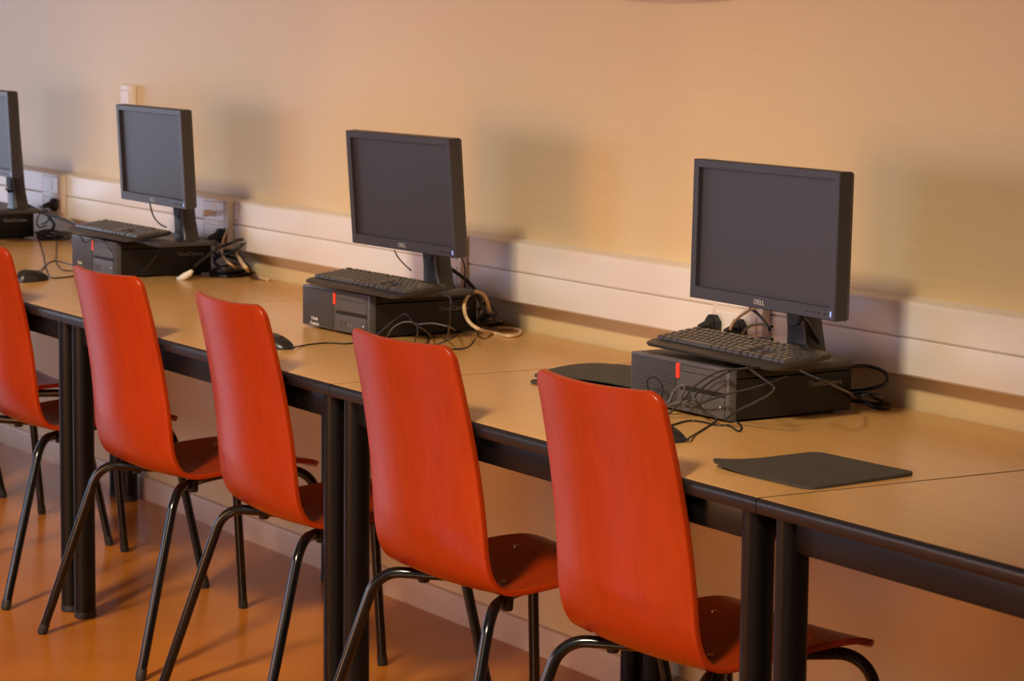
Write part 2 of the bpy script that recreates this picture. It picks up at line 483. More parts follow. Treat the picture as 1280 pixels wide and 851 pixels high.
# ------------------------------------------------------------------ monitors
MW, MH = .444, .257
PTOP = DH + PH
def make_monitor(cz, tilt):
    """panel centre at local (0, 0, cz); the stand foot rests on z = 0"""
    t = empty('monitor')
    tag(t, 'x', 'monitor', 'black flat monitors in a row along the wall')
    mt = Matrix.Translation((0, 0, cz)) @ Matrix.Rotation(-tilt, 4, 'X')
    def part(bm, name, m, parent=t, **k):
        bmesh.ops.transform(bm, matrix=mt, verts=bm.verts)
        return finish(bm, name, m, parent, **k)
    w, h = MW / 2, MH / 2
    bs, bt, bb = .0165, .0150, .0225
    def loop(l, r, b, tp, y):
        return [(l, y, b), (r, y, b), (r, y, tp), (l, y, tp)]
    loops = [loop(-w + .004, w - .004, -h + .004, h - .004, .034), loop(-w, w, -h, h, .026), loop(-w, w, -h, h, .0015), loop(-w + .0015, w - .0015, -h + .0015, h - .0015, 0),
             loop(-w + bs - .001, w - bs + .001, -h + bb - .001, h - bt + .001, .0004), loop(-w + bs, w - bs, -h + bb, h - bt, .0012), loop(-w + bs, w - bs, -h + bb, h - bt, .0085)]
    bm = NB()
    V = [[bm.verts.new(p) for p in L] for L in loops]
    for A, B in zip(V, V[1:]):
        for k in range(4): bm.faces.new((A[k], A[(k + 1) % 4], B[(k + 1) % 4], B[k]))
    bz = part(bm, 'bezel', M['bezel'], angle=25)
    bm = NB(); box(bm, -w + bs - .001, w - bs + .001, .0078, .0095, -h + bb - .001, h - bt + .001); part(bm, 'screen', M['screen'], smooth=False)
    bm = NB()
    A = loop(-w + .004, w - .004, -h + .004, h - .004, .033); B = loop(-w + .05, w - .05, -h + .035, h - .035, .052); C = loop(-w + .07, w - .07, -h + .05, h - .05, .056)
    VV = [[bm.verts.new(p) for p in L] for L in (A, B, C)]
    for P_, Q_ in zip(VV, VV[1:]):
        for k in range(4): bm.faces.new((P_[k], P_[(k + 1) % 4], Q_[(k + 1) % 4], Q_[k]))
    bm.faces.new(VV[-1]); part(bm, 'back_shell', M['bezel'], angle=25)
    lm = mt @ Matrix.Translation((0, -.0002, -h + bb * .5)) @ Matrix.Rotation(PI / 2, 4, 'X')
    text_obj('brand_lettering', 'DELL', .0125, M['logo'], lm, bz, 1.15)
    for k in range(4):
        bm = NB(); cx = w - .078 + k * .0165
        box(bm, cx - .003, cx + .003, -.0008, .002, -h + bb * .45 - .0012, -h + bb * .45 + .0012, .0005, 1); part(bm, 'menu_button', M['slot'], bz)
    bm = NB(); box(bm, w - .0135, w - .0095, -.0008, .002, -h + bb * .28, -h + bb * .72, .0008, 1); part(bm, 'power_button', M['led'], bz)
    # stand
    zt = cz + .01
    bm = NB()
    y0 = .076
    sect = []
    for (z, hw, ya, yb) in ((.010, .040, y0 + .004, y0 + .056), (.020, .034, y0 + .006, y0 + .052), (.060, .031, y0 + .004, y0 + .046), (.095, .030, y0, y0 + .042), (zt, .030, y0 - .012, y0 + .030)):
        r = .008
        pts = []
        for (cx, cy, a0) in ((hw - r, yb - r, 0), (-hw + r, yb - r, PI / 2), (-hw + r, ya + r, PI), (hw - r, ya + r, 1.5 * PI)):
            for k in range(4):
                a = a0 + k / 3 * PI / 2
                pts.append(bm.verts.new((cx + r * math.cos(a), cy + r * math.sin(a), z)))
        sect.append(pts)
    for A_, B_ in zip(sect, sect[1:]):
        n = len(A_)
        for k in range(n): bm.faces.new((A_[k], A_[(k + 1) % n], B_[(k + 1) % n], B_[k]))
    bm.faces.new(sect[0][::-1]); bm.faces.new(sect[-1])
    nk = finish(bm, 'stand_neck', M['mouse'], t, angle=40)
    # cable ring set in the face of the neck
    bm = NB()
    ring = [(.021 * math.cos(2 * PI * k / 32), y0 + .001 - .0035 * (0), .092 + .021 * math.sin(2 * PI * k / 32)) for k in range(33)]
    tube(bm, ring, .0018, 8, cap=False); finish(bm, 'cable_ring', M['bezel'], nk)
    bm = NB(); cyl(bm, (0, .092), .0195, y0 - .0015, y0 + .004, 28, axis='y'); finish(bm, 'cable_hole', M['slot'], nk)
    bm = NB(); box(bm, -.085, .085, -.012, .148, 0.0, .012, .004, 2); finish(bm, 'stand_base', M['bezel'], t)
    return t

MON = [((-.636, .468, 1.069), -.015, .017, 'black monitor whose stand shows two black plugs on the wall behind'),
       ((-1.985, .471, 1.064), .038, -.075, 'black monitor standing above the thick beige cable loop'),
       ((-3.376, .481, 1.075), -.020, -.053, 'black monitor with a pale wall switch showing above its frame'),
       ((-4.625, .480, 1.085), -.010, -.050, 'black monitor cut by the picture edge, only its side in view')]
for (x, y, z), a, ti, lb in MON:
    t = make_monitor(z - PTOP, ti)
    t.location = (x, y, PTOP); t.rotation_euler = (0, 0, a); t['label'] = lb

# ------------------------------------------------------------------ keyboards
KW, KD = .425, .128
def key_layout():
    """(x, y, w, d) of every key cap, unit 19 mm scaled to the board"""
    K = []; u = 1.0
    def row(y, x, ws, d=1.0):
        for w_ in ws:
            if w_ > 0: K.append((x, y, w_, d))
            x += abs(w_)
    main = [[1, -1, 1, 1, 1, 1, -.5, 1, 1, 1, 1, -.5, 1, 1, 1, 1], [1] * 13 + [2], [1.5] + [1] * 12 + [1.5], [1.75] + [1] * 11 + [2.25], [1.25] + [1] * 11 + [2.75], [1.25, 1.25, 1.25, 6.25, 1.25, 1.25, 1.25, 1.25]]
    for r, ws in enumerate(main): row(r + (0 if r == 0 else .15), 0, ws)
    for r in (0, 1, 2): row(r + (0 if r == 0 else .15), 15.3, [1, 1, 1])
    row(4.15, 16.3, [1]); row(5.15, 15.3, [1, 1, 1])
    row(1.15, 18.6, [1, 1, 1, 1]); row(2.15, 18.6, [1, 1, 1]); row(3.15, 18.6, [1, 1, 1]); row(4.15, 18.6, [1, 1, 1]); row(5.15, 18.6, [2, 1])
    K.append((21.6, 2.15, 1, 2)); K.append((21.6, 4.15, 1, 2))
    return K
def make_keyboard(separate, with_cable=None):
    """origin at the middle of the front edge, board rising to the back"""
    t = empty('keyboard')
    tag(t, 'x', 'keyboard', 'black keyboards resting on the computer cases')
    tiltm = Matrix.Rotation(math.radians(7.5), 4, 'X')
    bm = NB()
    # body outline with rounded corners and sloping lip at the front
    hw = KW / 2
    out = []
    for (cx, cy, r, a0) in ((hw - .010, KD - .010, .010, 0), (-hw + .010, KD - .010, .010, PI / 2), (-hw + .018, .018, .018, PI), (hw - .018, .018, .018, 1.5 * PI)):
        for k in range(6):
            a = a0 + k / 5 * PI / 2; out.append((cx + r * math.cos(a), cy + r * math.sin(a)))
    lay = [(0, .985, .002), (.004, 1.0, 0), (.0085, 1.0, 0), (.0105, .985, 0)]
    rings = []
    for z, s, _ in lay:
        rings.append([bm.verts.new((x * s, KD / 2 + (y - KD / 2) * s, z * (0.55 + .45 * min(1, y / .05)) if z > .005 else z)) for x, y in out])
    n = len(out)
    for A, B in zip(rings, rings[1:]):
        for k in range(n): bm.faces.new((A[k], A[(k + 1) % n], B[(k + 1) % n], B[k]))
    bm.faces.new(rings[0][::-1]); bm.faces.new(rings[-1])
    bmesh.ops.transform(bm, matrix=tiltm, verts=bm.verts)
    finish(bm, 'body', M['kb'], t, angle=40)
    U = (KW - .016) / 22.6; V = (KD - .034) / 6.15
    def cap(bm, k):
        x, y, w, d = k
        g = .0011
        cx0 = -KW / 2 + .008 + x * U + g; cx1 = -KW / 2 + .008 + (x + w) * U - g
        cy1 = KD - .008 - y * V - g; cy0 = KD - .008 - (y + d) * V + g
        z0, z1 = .0085, .0155; s = .0022
        b_ = [bm.verts.new(tiltm @ Vector(p)) for p in ((cx0, cy0, z0), (cx1, cy0, z0), (cx1, cy1, z0), (cx0, cy1, z0))]
        m_ = [bm.verts.new(tiltm @ Vector(p)) for p in ((cx0 + s * .7, cy0 + s * .6, z1 - .0008), (cx1 - s * .7, cy0 + s * .6, z1 - .0008), (cx1 - s * .7, cy1 - s, z1 - .0004), (cx0 + s * .7, cy1 - s, z1 - .0004))]
        e = .0008
        t_ = [bm.verts.new(tiltm @ Vector(p)) for p in ((cx0 + s * .7 + e, cy0 + s * .6 + e, z1 - .0004), (cx1 - s * .7 - e, cy0 + s * .6 + e, z1 - .0004), (cx1 - s * .7 - e, cy1 - s - e, z1), (cx0 + s * .7 + e, cy1 - s - e, z1))]
        for A, B in ((b_, m_), (m_, t_)):
            for i in range(4): bm.faces.new((A[i], A[(i + 1) % 4], B[(i + 1) % 4], B[i]))
        bm.faces.new(t_)
    K = sorted(key_layout(), key=lambda k: k[2] * k[3])
    if separate:
        for k in K[4:]:
            bm = NB(); cap(bm, k); finish(bm, 'key', M['key'], t, angle=20)
        bm = NB()
        for k in K[:4]: cap(bm, k)
        o = finish(bm, 'spare_key', M['key'], t, angle=20); o['kind'] = 'stuff'
    else:
        bm = NB()
        for k in K: cap(bm, k)
        finish(bm, 'key', M['key'], t, angle=20)
    for s in (-1, 1):
        bm = NB(); box(bm, s * .17 - .012, s * .17 + .012, KD - .030, KD - .018, -.0045, .004, .001, 1, tiltm); finish(bm, 'riser_foot', M['kb'], t)
    return t

KBS = [((-.716, .410), -.020, True, 'black keyboard lying across the case with the bright red stripe'),
       ((-2.035, .372), .025, True, 'black keyboard lying across the case ringed by the beige cable'),
       ((-3.585, .415), .015, False, 'black keyboard lying across the case with the white cable end beside it')]
kb_objs = []
for (x, y), a, sep, lb in KBS:
    t = make_keyboard(sep); t.location = (x, y, PTOP + .0085); t.rotation_euler = (0, 0, a); t['label'] = lb; kb_objs.append(t)

# ------------------------------------------------------------------ mice
def make_mouse():
    """body 0.112 long, nose (cable end) towards +x"""
    t = empty('computer_mouse')
    tag(t, 'x', 'mouse', 'black computer mice on the desks')
    bm = NB()
    L, Wd, H = .056, .030, .036
    NU, NV = 28, 10
    rows = []
    for j in range(NV + 1):
        ph = (j / NV) * PI / 2
        row = []
        for i in range(NU):
            th = 2 * PI * i / NU
            c, s = math.cos(th), math.sin(th)
            rx = math.copysign(abs(c) ** .75, c); ry = math.copysign(abs(s) ** .75, s)
            k = math.cos(ph) ** .55 if j < NV else 0
            x = L * rx * k; y = Wd * ry * k * (1 - .10 * abs(rx))
            z = H * math.sin(ph) * (.80 - .25 * (x / L) - .18 * (x / L) ** 2)
            row.append(bm.verts.new((x, y, .0015 + z)))
        rows.append(row)
    for A, B in zip(rows, rows[1:]):
        for i in range(NU): bm.faces.new((A[i], A[(i + 1) % NU], B[(i + 1) % NU], B[i]))
    bm.faces.new(rows[0][::-1])
    body = finish(bm, 'body', M['mouse'], t, angle=60)
    bm = NB(); tube(bm, [(.026, -.0035, .020), (.026, .0035, .020)], .0068, 18); finish(bm, 'scroll_wheel', M['rubber'], t)
    bm = NB(); tube(bm, [(.053, 0, .006), (.060, 0, .006), (.066, 0, .0055)], [.0035, .003, .0022], 10); finish(bm, 'cable_sleeve', M['cord'], t)
    return t
mouse = make_mouse()
MICE = [((-.535, .180), math.radians(22), 'black mouse half hidden by a chair, below the case with the red stripe'),
        ((-1.965, .150), math.radians(20), 'black mouse tip past a chair back, its lead running across the desk'),
        ((-3.525, .205), math.radians(118), 'black mouse in full view on the desk, beside the cut-off chair back')]
for i, ((x, y), a, lb) in enumerate(MICE):
    o = mouse if i == 0 else copy_tree(mouse)
    o.location = (x, y, DH); o.rotation_euler = (0, 0, a); o['label'] = lb

# ------------------------------------------------------------------ mouse mats
def make_mat(corners, z, lift, th, label, rad=.022):
    """foam mat, four corners in plan; lift(u, v) raises the curled parts"""
    bm = NB()
    N = 22
    A, B, C, D = [Vector((*c, 0)) for c in corners]
    su = ((B - A).length + (C - D).length) / 2; sv = ((D - A).length + (C - B).length) / 2
    def inset(v, s):                                              # rounded corners: shrink u-range near v ends
        d = min(v, 1 - v) * sv
        return (rad - math.sqrt(max(rad * rad - (rad - d) ** 2, 0))) / su if d < rad else 0
    vs_ = [0, .006, .02, .04, .07, .10]; vs_ = vs_ + [.1 + .8 * k / 14 for k in range(1, 14)] + [1 - v for v in vs_[::-1]]
    top, bot = [], []
    for v in vs_:
        e = inset(v, sv); rt, rb_ = [], []
        for i in range(N + 1):
            u = e + (1 - 2 * e) * i / N
            p = (A * (1 - u) + B * u) * (1 - v) + (D * (1 - u) + C * u) * v
            zz = z + lift(u, v)
            rt.append(bm.verts.new((p.x, p.y, zz + th))); rb_.append(bm.verts.new((p.x, p.y, zz)))
        top.append(rt); bot.append(rb_)
    n = len(vs_)
    for j in range(n - 1):
        for i in range(N):
            bm.faces.new((top[j][i], top[j][i + 1], top[j + 1][i + 1], top[j + 1][i]))
            bm.faces.new((bot[j][i + 1], bot[j][i], bot[j + 1][i], bot[j + 1][i + 1]))
        for i in (0, N): bm.faces.new((top[j][i], top[j + 1][i], bot[j + 1][i], bot[j][i]))
    for j in (0, n - 1):
        for i in range(N): bm.faces.new((top[j][i], top[j][i + 1], bot[j][i + 1], bot[j][i]))
    o = finish(bm, 'mouse_mat', M['pad'], angle=50)
    return tag(o, label, 'mouse mat', 'black foam mouse mats')
make_mat([(-.262, .094), (-.010, .106), (-.040, .345), (-.285, .330)], DH + .0004,
         lambda u, v: .011 * max(0, 1 - (u + v) / .55) ** 2 + .006 * max(0, (u + .4 * v - 1.1)) ** 1.5, .0042, 'black foam mouse mat lying alone across the joint of two desks')
MATC = [(-1.243, .352), (-.995, .335), (-.975, .580), (-1.225, .600)]
def wave(u, v): return .007 * (math.sin(PI * v) * (1 - u) + math.sin(PI * u) * (1 - v)) + .009 * math.sin(PI * u) * math.sin(PI * v)
make_mat(MATC, DH + .0004, lambda u, v: .0006 * (1 - u), .0045, 'black foam mouse mat lying flat underneath a wavy one')
make_mat([(-1.262, .372), (-1.030, .470), (-1.130, .700), (-1.360, .600)], DH + .0062, wave, .0045, 'black foam mouse mat with a wavy surface, on top of another mat')

# ------------------------------------------------------------------ sockets, plugs, switch
def make_socket_box(x, w, label, z0=.812, z1=.945, depth=.022, face=True):
    t = empty('wall_socket', (x, TF, 0))
    tag(t, label, 'socket', 'socket units on the wall trunking')
    bm = NB(); box(bm, -w / 2, w / 2, -depth, -.0006, z0, z1, .004, 2); finish(bm, 'housing', M['socket'], t)
    n = 2
    for k in range(n):
        zc = z0 + (z1 - z0) * (.27 + .48 * k)
        bm = NB()
        box(bm, -w * .40, w * .40, -depth - .0025, -depth + .001, zc - .026, zc + .026, .002, 1)
        fp = finish(bm, 'face_plate', M['trunking'], t)
        bm = NB(); cyl(bm, (0, zc), .019, -depth - .0032, -depth - .001, 24, axis='y'); finish(bm, 'socket_recess', M['socket'], fp)
    return t
make_socket_box(-1.075, .17, 'pale socket unit on the trunking with two black plugs in it')
make_socket_box(-2.245, .15, 'pale socket unit on the trunking beside the beige cable loop')
make_socket_box(-3.520, .16, 'pale socket unit on the trunking above the white cable end')
make_socket_box(-4.735, .16, 'pale socket unit on the trunking by the far tangle of grey leads')

def make_plug(loc, rz, label, s=1.0):
    t = empty('power_plug', loc, rz)
    tag(t, label, 'plug', 'black power plugs in the wall sockets')
    bm = NB()
    o8 = [(.0205 * s * math.cos(PI / 8 + k * PI / 4), .0205 * s * math.sin(PI / 8 + k * PI / 4)) for k in range(8)]
    prism(bm, o8, lambda u, v, d: Vector((u, d, v)), -.016 * s, 0)
    es = [e for e in bm.edges if all(abs(v.co.y + .016 * s) < 1e-5 for v in e.verts)]
    bmesh.ops.bevel(bm, geom=es, offset=.004, segments=2, affect='EDGES')
    finish(bm, 'plug_body', M['rubber'], t, angle=30)
    bm = NB(); tube(bm, [(0, -.010 * s, 0), (0, -.024 * s, -.001), (0, -.040 * s, -.004)], [.011 * s, .0085 * s, .005 * s], 14); finish(bm, 'cord_grip', M['rubber'], t)
    return t
PF = TF - .0252 - .0036
make_plug((-1.138, PF, .8475), 0, 'black power plug seen edge on behind the keyboard, further from the monitor stand')
make_plug((-1.050, PF, .8475), 0, 'black power plug seen edge on, next to the monitor stand')
make_plug((-3.455, PF, .848), 0, 'black power plug above the tangled leads with the white cable end', 1.05)
make_plug((-4.680, PF, .852), 0, 'black power plug above the tangle of grey leads at the far end', 1.05)
make_plug((-2.225, PF, .848), 0, 'black power plug half hidden behind the monitor above the beige cable loop', 1.05)

t = empty('network_plug', (-3.520, PF, .905)); tag(t, 'small pale network plug with a beige lead, above a black power plug', 'plug')
bm = NB(); box(bm, -.008, .008, -.030, 0, -.007, .007, .0015, 1); finish(bm, 'plug_body', M['socket'], t)
bm = NB(); box(bm, -.003, .003, -.024, -.004, .007, .0105, .0008, 1); finish(bm, 'latch', M['socket'], t)

t = empty('light_switch', (-4.252, W, 1.193)); tag(t, 'pale square switch on the wall just above a monitor', 'switch')
bm = NB(); box(bm, -.043, .043, -.020, -.0006, -.043, .043, .004, 2); finish(bm, 'switch_plate', M['socket'], t)
bm = NB(); box(bm, -.028, .028, -.0235, -.019, -.028, .028, .003, 1); finish(bm, 'rocker', M['trunking'], t)

# white cable end lying beside the third case
t = empty('cable_connector', (-3.365, .585, DH)); t.scale = (.75, .75, .75); tag(t, 'white cable end with a hood, resting on the desk beside a black case', 'connector')
bm = NB(); tube(bm, [(-.020, -.020, .006), (-.008, -.010, .014), (.010, .002, .026), (.018, .008, .036)], [.010, .013, .011, .006], 14); finish(bm, 'hood', M['socket'], t)
bm = NB(); box(bm, -.034, -.018, -.030, -.014, .0005, .011, .0015, 1); finish(bm, 'contact_block', M['white_print'], t)

# sheet whose lower edge just shows at the top of the wall
bm = NB()
rows = []
for j in range(9):
    f = j / 8
    row = []
    for i in range(25):
        u = i / 24
        x = -1.60 + .40 * u
        z = 1.4885 + .007 * (2 * u - 1) ** 2 + .55 * f
        row.append(bm.verts.new((x, W - .002 - .006 * (1 - f) ** 3, z)))
    rows.append(row)
for A, B in zip(rows, rows[1:]):
    for i in range(24): bm.faces.new((A[i], A[i + 1], B[i + 1], B[i]))
gg = bmesh.ops.solidify(bm, geom=bm.faces[:], thickness=.0012)
o = finish(bm, 'poster', M['paper']); tag(o, 'pale sheet on the wall, only its lower edge showing', 'poster')

# ------------------------------------------------------------------ cables
CABLE = {
    'kbA': (0.0019, [(-0.5403, 0.4, 0.8503), (-0.5394, 0.37, 0.8508), (-0.5751, 0.365, 0.844), (-0.6086, 0.365, 0.8378), (-0.6471, 0.365, 0.8225), (-0.6726, 0.355, 0.8035), (-0.6824, 0.345, 0.7863), (-0.6994, 0.335, 0.7645), (-0.7299, 0.3303, 0.7419), (-0.693, 0.2776, 0.7419), (-0.6378, 0.2691, 0.7419), (-0.6718, 0.3389, 0.7419), (-0.6521, 0.3564, 0.7419), (-0.6095, 0.3575, 0.7419), (-0.5914, 0.3723, 0.7419), (-0.5313, 0.3497, 0.7419), (-0.5696, 0.3843, 0.7419), (-0.5724, 0.374, 0.7515), (-0.5984, 0.372, 0.7481)]),
    'kb2A': (0.0019, [(-0.546, 0.38, 0.8494), (-0.4834, 0.36, 0.8427), (-0.4327, 0.35, 0.833), (-0.4414, 0.35, 0.8195), (-0.5142, 0.36, 0.7899), (-0.5628, 0.37, 0.773), (-0.6075, 0.375, 0.7495)]),
    'usbA': (0.0023, [(-0.7158, 0.385, 0.7604), (-0.7129, 0.36, 0.7683), (-0.7313, 0.35, 0.7652), (-0.7543, 0.345, 0.7537), (-0.7674, 0.34, 0.7479), (-0.7393, 0.345, 0.7674), (-0.7319, 0.35, 0.7869), (-0.7118, 0.355, 0.8008), (-0.7111, 0.36, 0.7918), (-0.7279, 0.365, 0.7748), (-0.7281, 0.383, 0.759)]),
    'loopA': (0.0019, [(-0.7696, 0.35, 0.7616), (-0.754, 0.34, 0.7833), (-0.7632, 0.345, 0.795), (-0.7915, 0.35, 0.8044), (-0.8122, 0.35, 0.801), (-0.8182, 0.35, 0.7894), (-0.8014, 0.345, 0.7741), (-0.7953, 0.35, 0.7583)]),
    'crossA': (0.0019, [(-0.4722, 0.41, 0.8424), (-0.4712, 0.37, 0.8339), (-0.5082, 0.36, 0.8201), (-0.5668, 0.36, 0.8043), (-0.653, 0.365, 0.7772), (-0.7108, 0.385, 0.7596)]),
    'sideA': (0.0019, [(-0.4516, 0.42, 0.854), (-0.3804, 0.4, 0.8514), (-0.3828, 0.44, 0.8348), (-0.4441, 0.52, 0.8109), (-0.5311, 0.6, 0.7889)]),
    'mouseA': (0.0019, [(-0.4778, 0.2072, 0.748), (-0.5369, 0.2619, 0.7419), (-0.5685, 0.2977, 0.7419), (-0.6306, 0.3673, 0.7419), (-0.6249, 0.37, 0.7504), (-0.6503, 0.36, 0.7606), (-0.6783, 0.36, 0.7815), (-0.659, 0.36, 0.7998), (-0.6275, 0.365, 0.8206), (-0.5847, 0.372, 0.841), (-0.5994, 0.4, 0.8404)]),
    'cordA1': (0.0036, [(-0.6319, 0.66, 0.8239), (-0.6409, 0.68, 0.8231), (-0.6263, 0.7, 0.8251), (-0.5968, 0.71, 0.8221), (-0.5773, 0.715, 0.8123), (-0.5796, 0.71, 0.7962), (-0.6129, 0.7, 0.7838), (-0.6587, 0.69, 0.7757)]),
    'cordA2': (0.0036, [(-0.6629, 0.69, 0.7617), (-0.635, 0.69, 0.7727), (-0.6025, 0.69, 0.7776), (-0.5701, 0.69, 0.7766), (-0.6606, 0.7867, 0.7436), (-0.6222, 0.75, 0.7436), (-0.6486, 0.743, 0.7436), (-0.7262, 0.7727, 0.7436), (-0.6176, 0.68, 0.7697), (-0.5876, 0.68, 0.7765), (-0.7186, 0.8106, 0.7436), (-0.6736, 0.7839, 0.7436), (-0.6709, 0.7666, 0.7436), (-0.7061, 0.7662, 0.7436), (-0.7353, 0.755, 0.7436)]),
    'netA': (0.003, [(-1.0451, 0.7, 0.8329), (-1.0456, 0.7, 0.8471), (-1.019, 0.69, 0.8662), (-0.9519, 0.66, 0.8886), (-0.8396, 0.6, 0.9136), (-0.7333, 0.54, 0.93)]),
    'blkA1': (0.003, [(-0.8447, 0.6, 0.9146), (-0.819, 0.6, 0.9051), (-0.7825, 0.59, 0.8943), (-0.7562, 0.58, 0.8841)]),
    'blkA2': (0.003, [(-1.038, 0.72, 0.8341), (-0.9816, 0.69, 0.856), (-0.9014, 0.65, 0.8743), (-0.7959, 0.6, 0.8894), (-0.749, 0.58, 0.8909)]),
    'blkA3': (0.003, [(-0.9786, 0.7, 0.8291), (-0.9063, 0.66, 0.847), (-0.8085, 0.61, 0.8634), (-0.7616, 0.59, 0.8651)]),
    'blkA4': (0.0036, [(-0.5661, 0.51, 0.9309), (-0.5755, 0.53, 0.9175), (-0.5951, 0.56, 0.8936), (-0.6063, 0.58, 0.8739), (-0.634, 0.6, 0.858), (-0.6666, 0.62, 0.8443)]),
    'netB': (0.0042, [(-1.9963, 0.72, 0.7706), (-1.9413, 0.67, 0.8258), (-1.9408, 0.65, 0.8398), (-1.9406, 0.63, 0.8376), (-1.9318, 0.61, 0.8187), (-1.911, 0.6, 0.7944), (-1.8881, 0.6, 0.7771), (-1.8647, 0.61, 0.7653), (-1.9483, 0.6939, 0.7442), (-1.8814, 0.6936, 0.7442), (-1.8967, 0.73, 0.7442), (-1.9464, 0.7666, 0.7442), (-1.9835, 0.7785, 0.7442), (-2.005, 0.7701, 0.7442), (-2.0231, 0.7511, 0.7442)]),
    'cordB': (0.0045, [(-2.0742, 0.64, 0.8804), (-2.0834, 0.66, 0.8788), (-2.0887, 0.68, 0.8683), (-2.0736, 0.7, 0.8495), (-2.0558, 0.71, 0.8295), (-2.0302, 0.71, 0.8044), (-1.9949, 0.7, 0.7864), (-1.9992, 0.69, 0.7719)]),
    'coilB': (0.0042, [(-2.0406, 0.71, 0.785), (-2.022, 0.72, 0.8047), (-1.9932, 0.72, 0.7929), (-1.9621, 0.71, 0.7856), (-1.9805, 0.7, 0.7769), (-2.0063, 0.69, 0.7693), (-1.9732, 0.7, 0.7667), (-1.9442, 0.71, 0.7729), (-2.1019, 0.8067, 0.7442), (-2.0858, 0.7669, 0.7442), (-1.9927, 0.68, 0.7621), (-2.002, 0.7, 0.7784), (-1.969, 0.71, 0.7758), (-2.158, 0.8032, 0.7442), (-2.0835, 0.7355, 0.7442)]),
    'monB': (0.002, [(-1.7741, 0.5, 0.9468), (-1.8085, 0.53, 0.9324), (-1.846, 0.56, 0.907), (-1.9143, 0.6, 0.8709), (-1.9666, 0.63, 0.8415)]),
    'kbB': (0.0017, [(-1.8566, 0.5, 0.8506), (-1.7618, 0.46, 0.8579), (-1.6296, 0.4, 0.8665), (-1.6292, 0.4, 0.8363), (-1.6703, 0.42, 0.7954), (-1.9109, 0.5479, 0.7417), (-1.9656, 0.5504, 0.7417), (-1.7773, 0.42, 0.784), (-1.8036, 0.41, 0.7956), (-1.8305, 0.41, 0.8102), (-1.8519, 0.41, 0.8098), (-1.8841, 0.4, 0.7904), (-1.9406, 0.395, 0.7574), (-1.985, 0.3989, 0.7417)]),
    'wireB': (0.0017, [(-1.9693, 0.4306, 0.7417), (-1.884, 0.4, 0.7755), (-1.857, 0.405, 0.7903), (-1.8267, 0.41, 0.7967), (-1.7931, 0.415, 0.7947), (-1.7426, 0.42, 0.8015), (-1.6912, 0.43, 0.7995), (-2.0299, 0.6451, 0.7417), (-1.9519, 0.5981, 0.7417), (-1.8848, 0.5351, 0.7417), (-1.8327, 0.4793, 0.7417), (-1.7842, 0.4202, 0.7417)]),
    'tailB': (0.0017, [(-1.7877, 0.41, 0.7973), (-1.7696, 0.4, 0.779), (-1.8895, 0.4611, 0.7417), (-1.8313, 0.4506, 0.7417), (-1.9395, 0.5234, 0.7417), (-2.0622, 0.5799, 0.7417)]),
    'vidB': (0.0017, [(-2.0098, 0.7, 0.8178), (-1.986, 0.68, 0.7883), (-1.994, 0.6831, 0.7417), (-1.8214, 0.5655, 0.7417), (-1.7553, 0.5089, 0.7417), (-1.7497, 0.4738, 0.7417), (-1.7472, 0.4329, 0.7417), (-1.7426, 0.3813, 0.7417)]),
    'mouseB': (0.0017, [(-1.9065, 0.1764, 0.746), (-1.949, 0.215, 0.7417), (-1.9648, 0.2463, 0.7417), (-1.9683, 0.2871, 0.7417), (-1.9401, 0.3117, 0.7417), (-1.9466, 0.3466, 0.7417), (-1.9819, 0.4053, 0.7417), (-1.9499, 0.4, 0.7543)]),
    'thinB': (0.0015, [(-2.0211, 0.48, 0.9327), (-2.0571, 0.51, 0.9125), (-2.0997, 0.55, 0.891), (-2.1237, 0.58, 0.8749)]),
    'cordC1': (0.0042, [(-3.3532, 0.745, 0.8456), (-3.3618, 0.73, 0.8433), (-3.3436, 0.7, 0.8371), (-3.3502, 0.67, 0.8258), (-3.3402, 0.63, 0.8055), (-3.331, 0.6, 0.7903), (-3.3238, 0.585, 0.7808)]),
    'beigeC1': (0.0034, [(-3.4249, 0.76, 0.8899), (-3.4245, 0.755, 0.8923), (-3.4258, 0.74, 0.8795), (-3.4327, 0.73, 0.8597), (-3.4293, 0.72, 0.8428), (-3.4209, 0.71, 0.8133), (-3.3793, 0.7, 0.7916), (-3.3126, 0.69, 0.7809), (-3.4983, 0.809, 0.7434), (-3.3435, 0.7832, 0.7434), (-3.2629, 0.7846, 0.7434), (-3.2389, 0.7848, 0.7434)]),
    'beigeC2': (0.0055, [(-3.3882, 0.74, 0.8047), (-3.352, 0.73, 0.7964), (-3.29, 0.71, 0.7872), (-3.2443, 0.7, 0.7787), (-3.4384, 0.8047, 0.7455), (-3.3184, 0.771, 0.7455), (-3.2494, 0.7638, 0.7455)]),
    'coilC': (0.0045, [(-3.4778, 0.71, 0.7867), (-3.4484, 0.73, 0.8059), (-3.4085, 0.74, 0.8044), (-3.332, 0.73, 0.798), (-3.2505, 0.71, 0.7799), (-3.4347, 0.8102, 0.7445), (-3.3887, 0.7497, 0.7445), (-3.3871, 0.7011, 0.7445), (-3.4432, 0.6867, 0.7445), (-3.4142, 0.69, 0.7622), (-3.3652, 0.71, 0.7765), (-3.326, 0.72, 0.7859), (-3.3873, 0.73, 0.7934), (-3.4313, 0.71, 0.7949), (-3.4243, 0.69, 0.7788), (-3.3429, 0.69, 0.7662), (-3.506, 0.82, 0.7445), (-3.4589, 0.7588, 0.7445), (-3.5, 0.7249, 0.7445)]),
    'cordC2': (0.0042, [(-3.3583, 0.745, 0.8344), (-3.3569, 0.73, 0.822), (-3.3853, 0.71, 0.8031), (-3.4252, 0.7, 0.8002), (-3.455, 0.69, 0.8112)]),
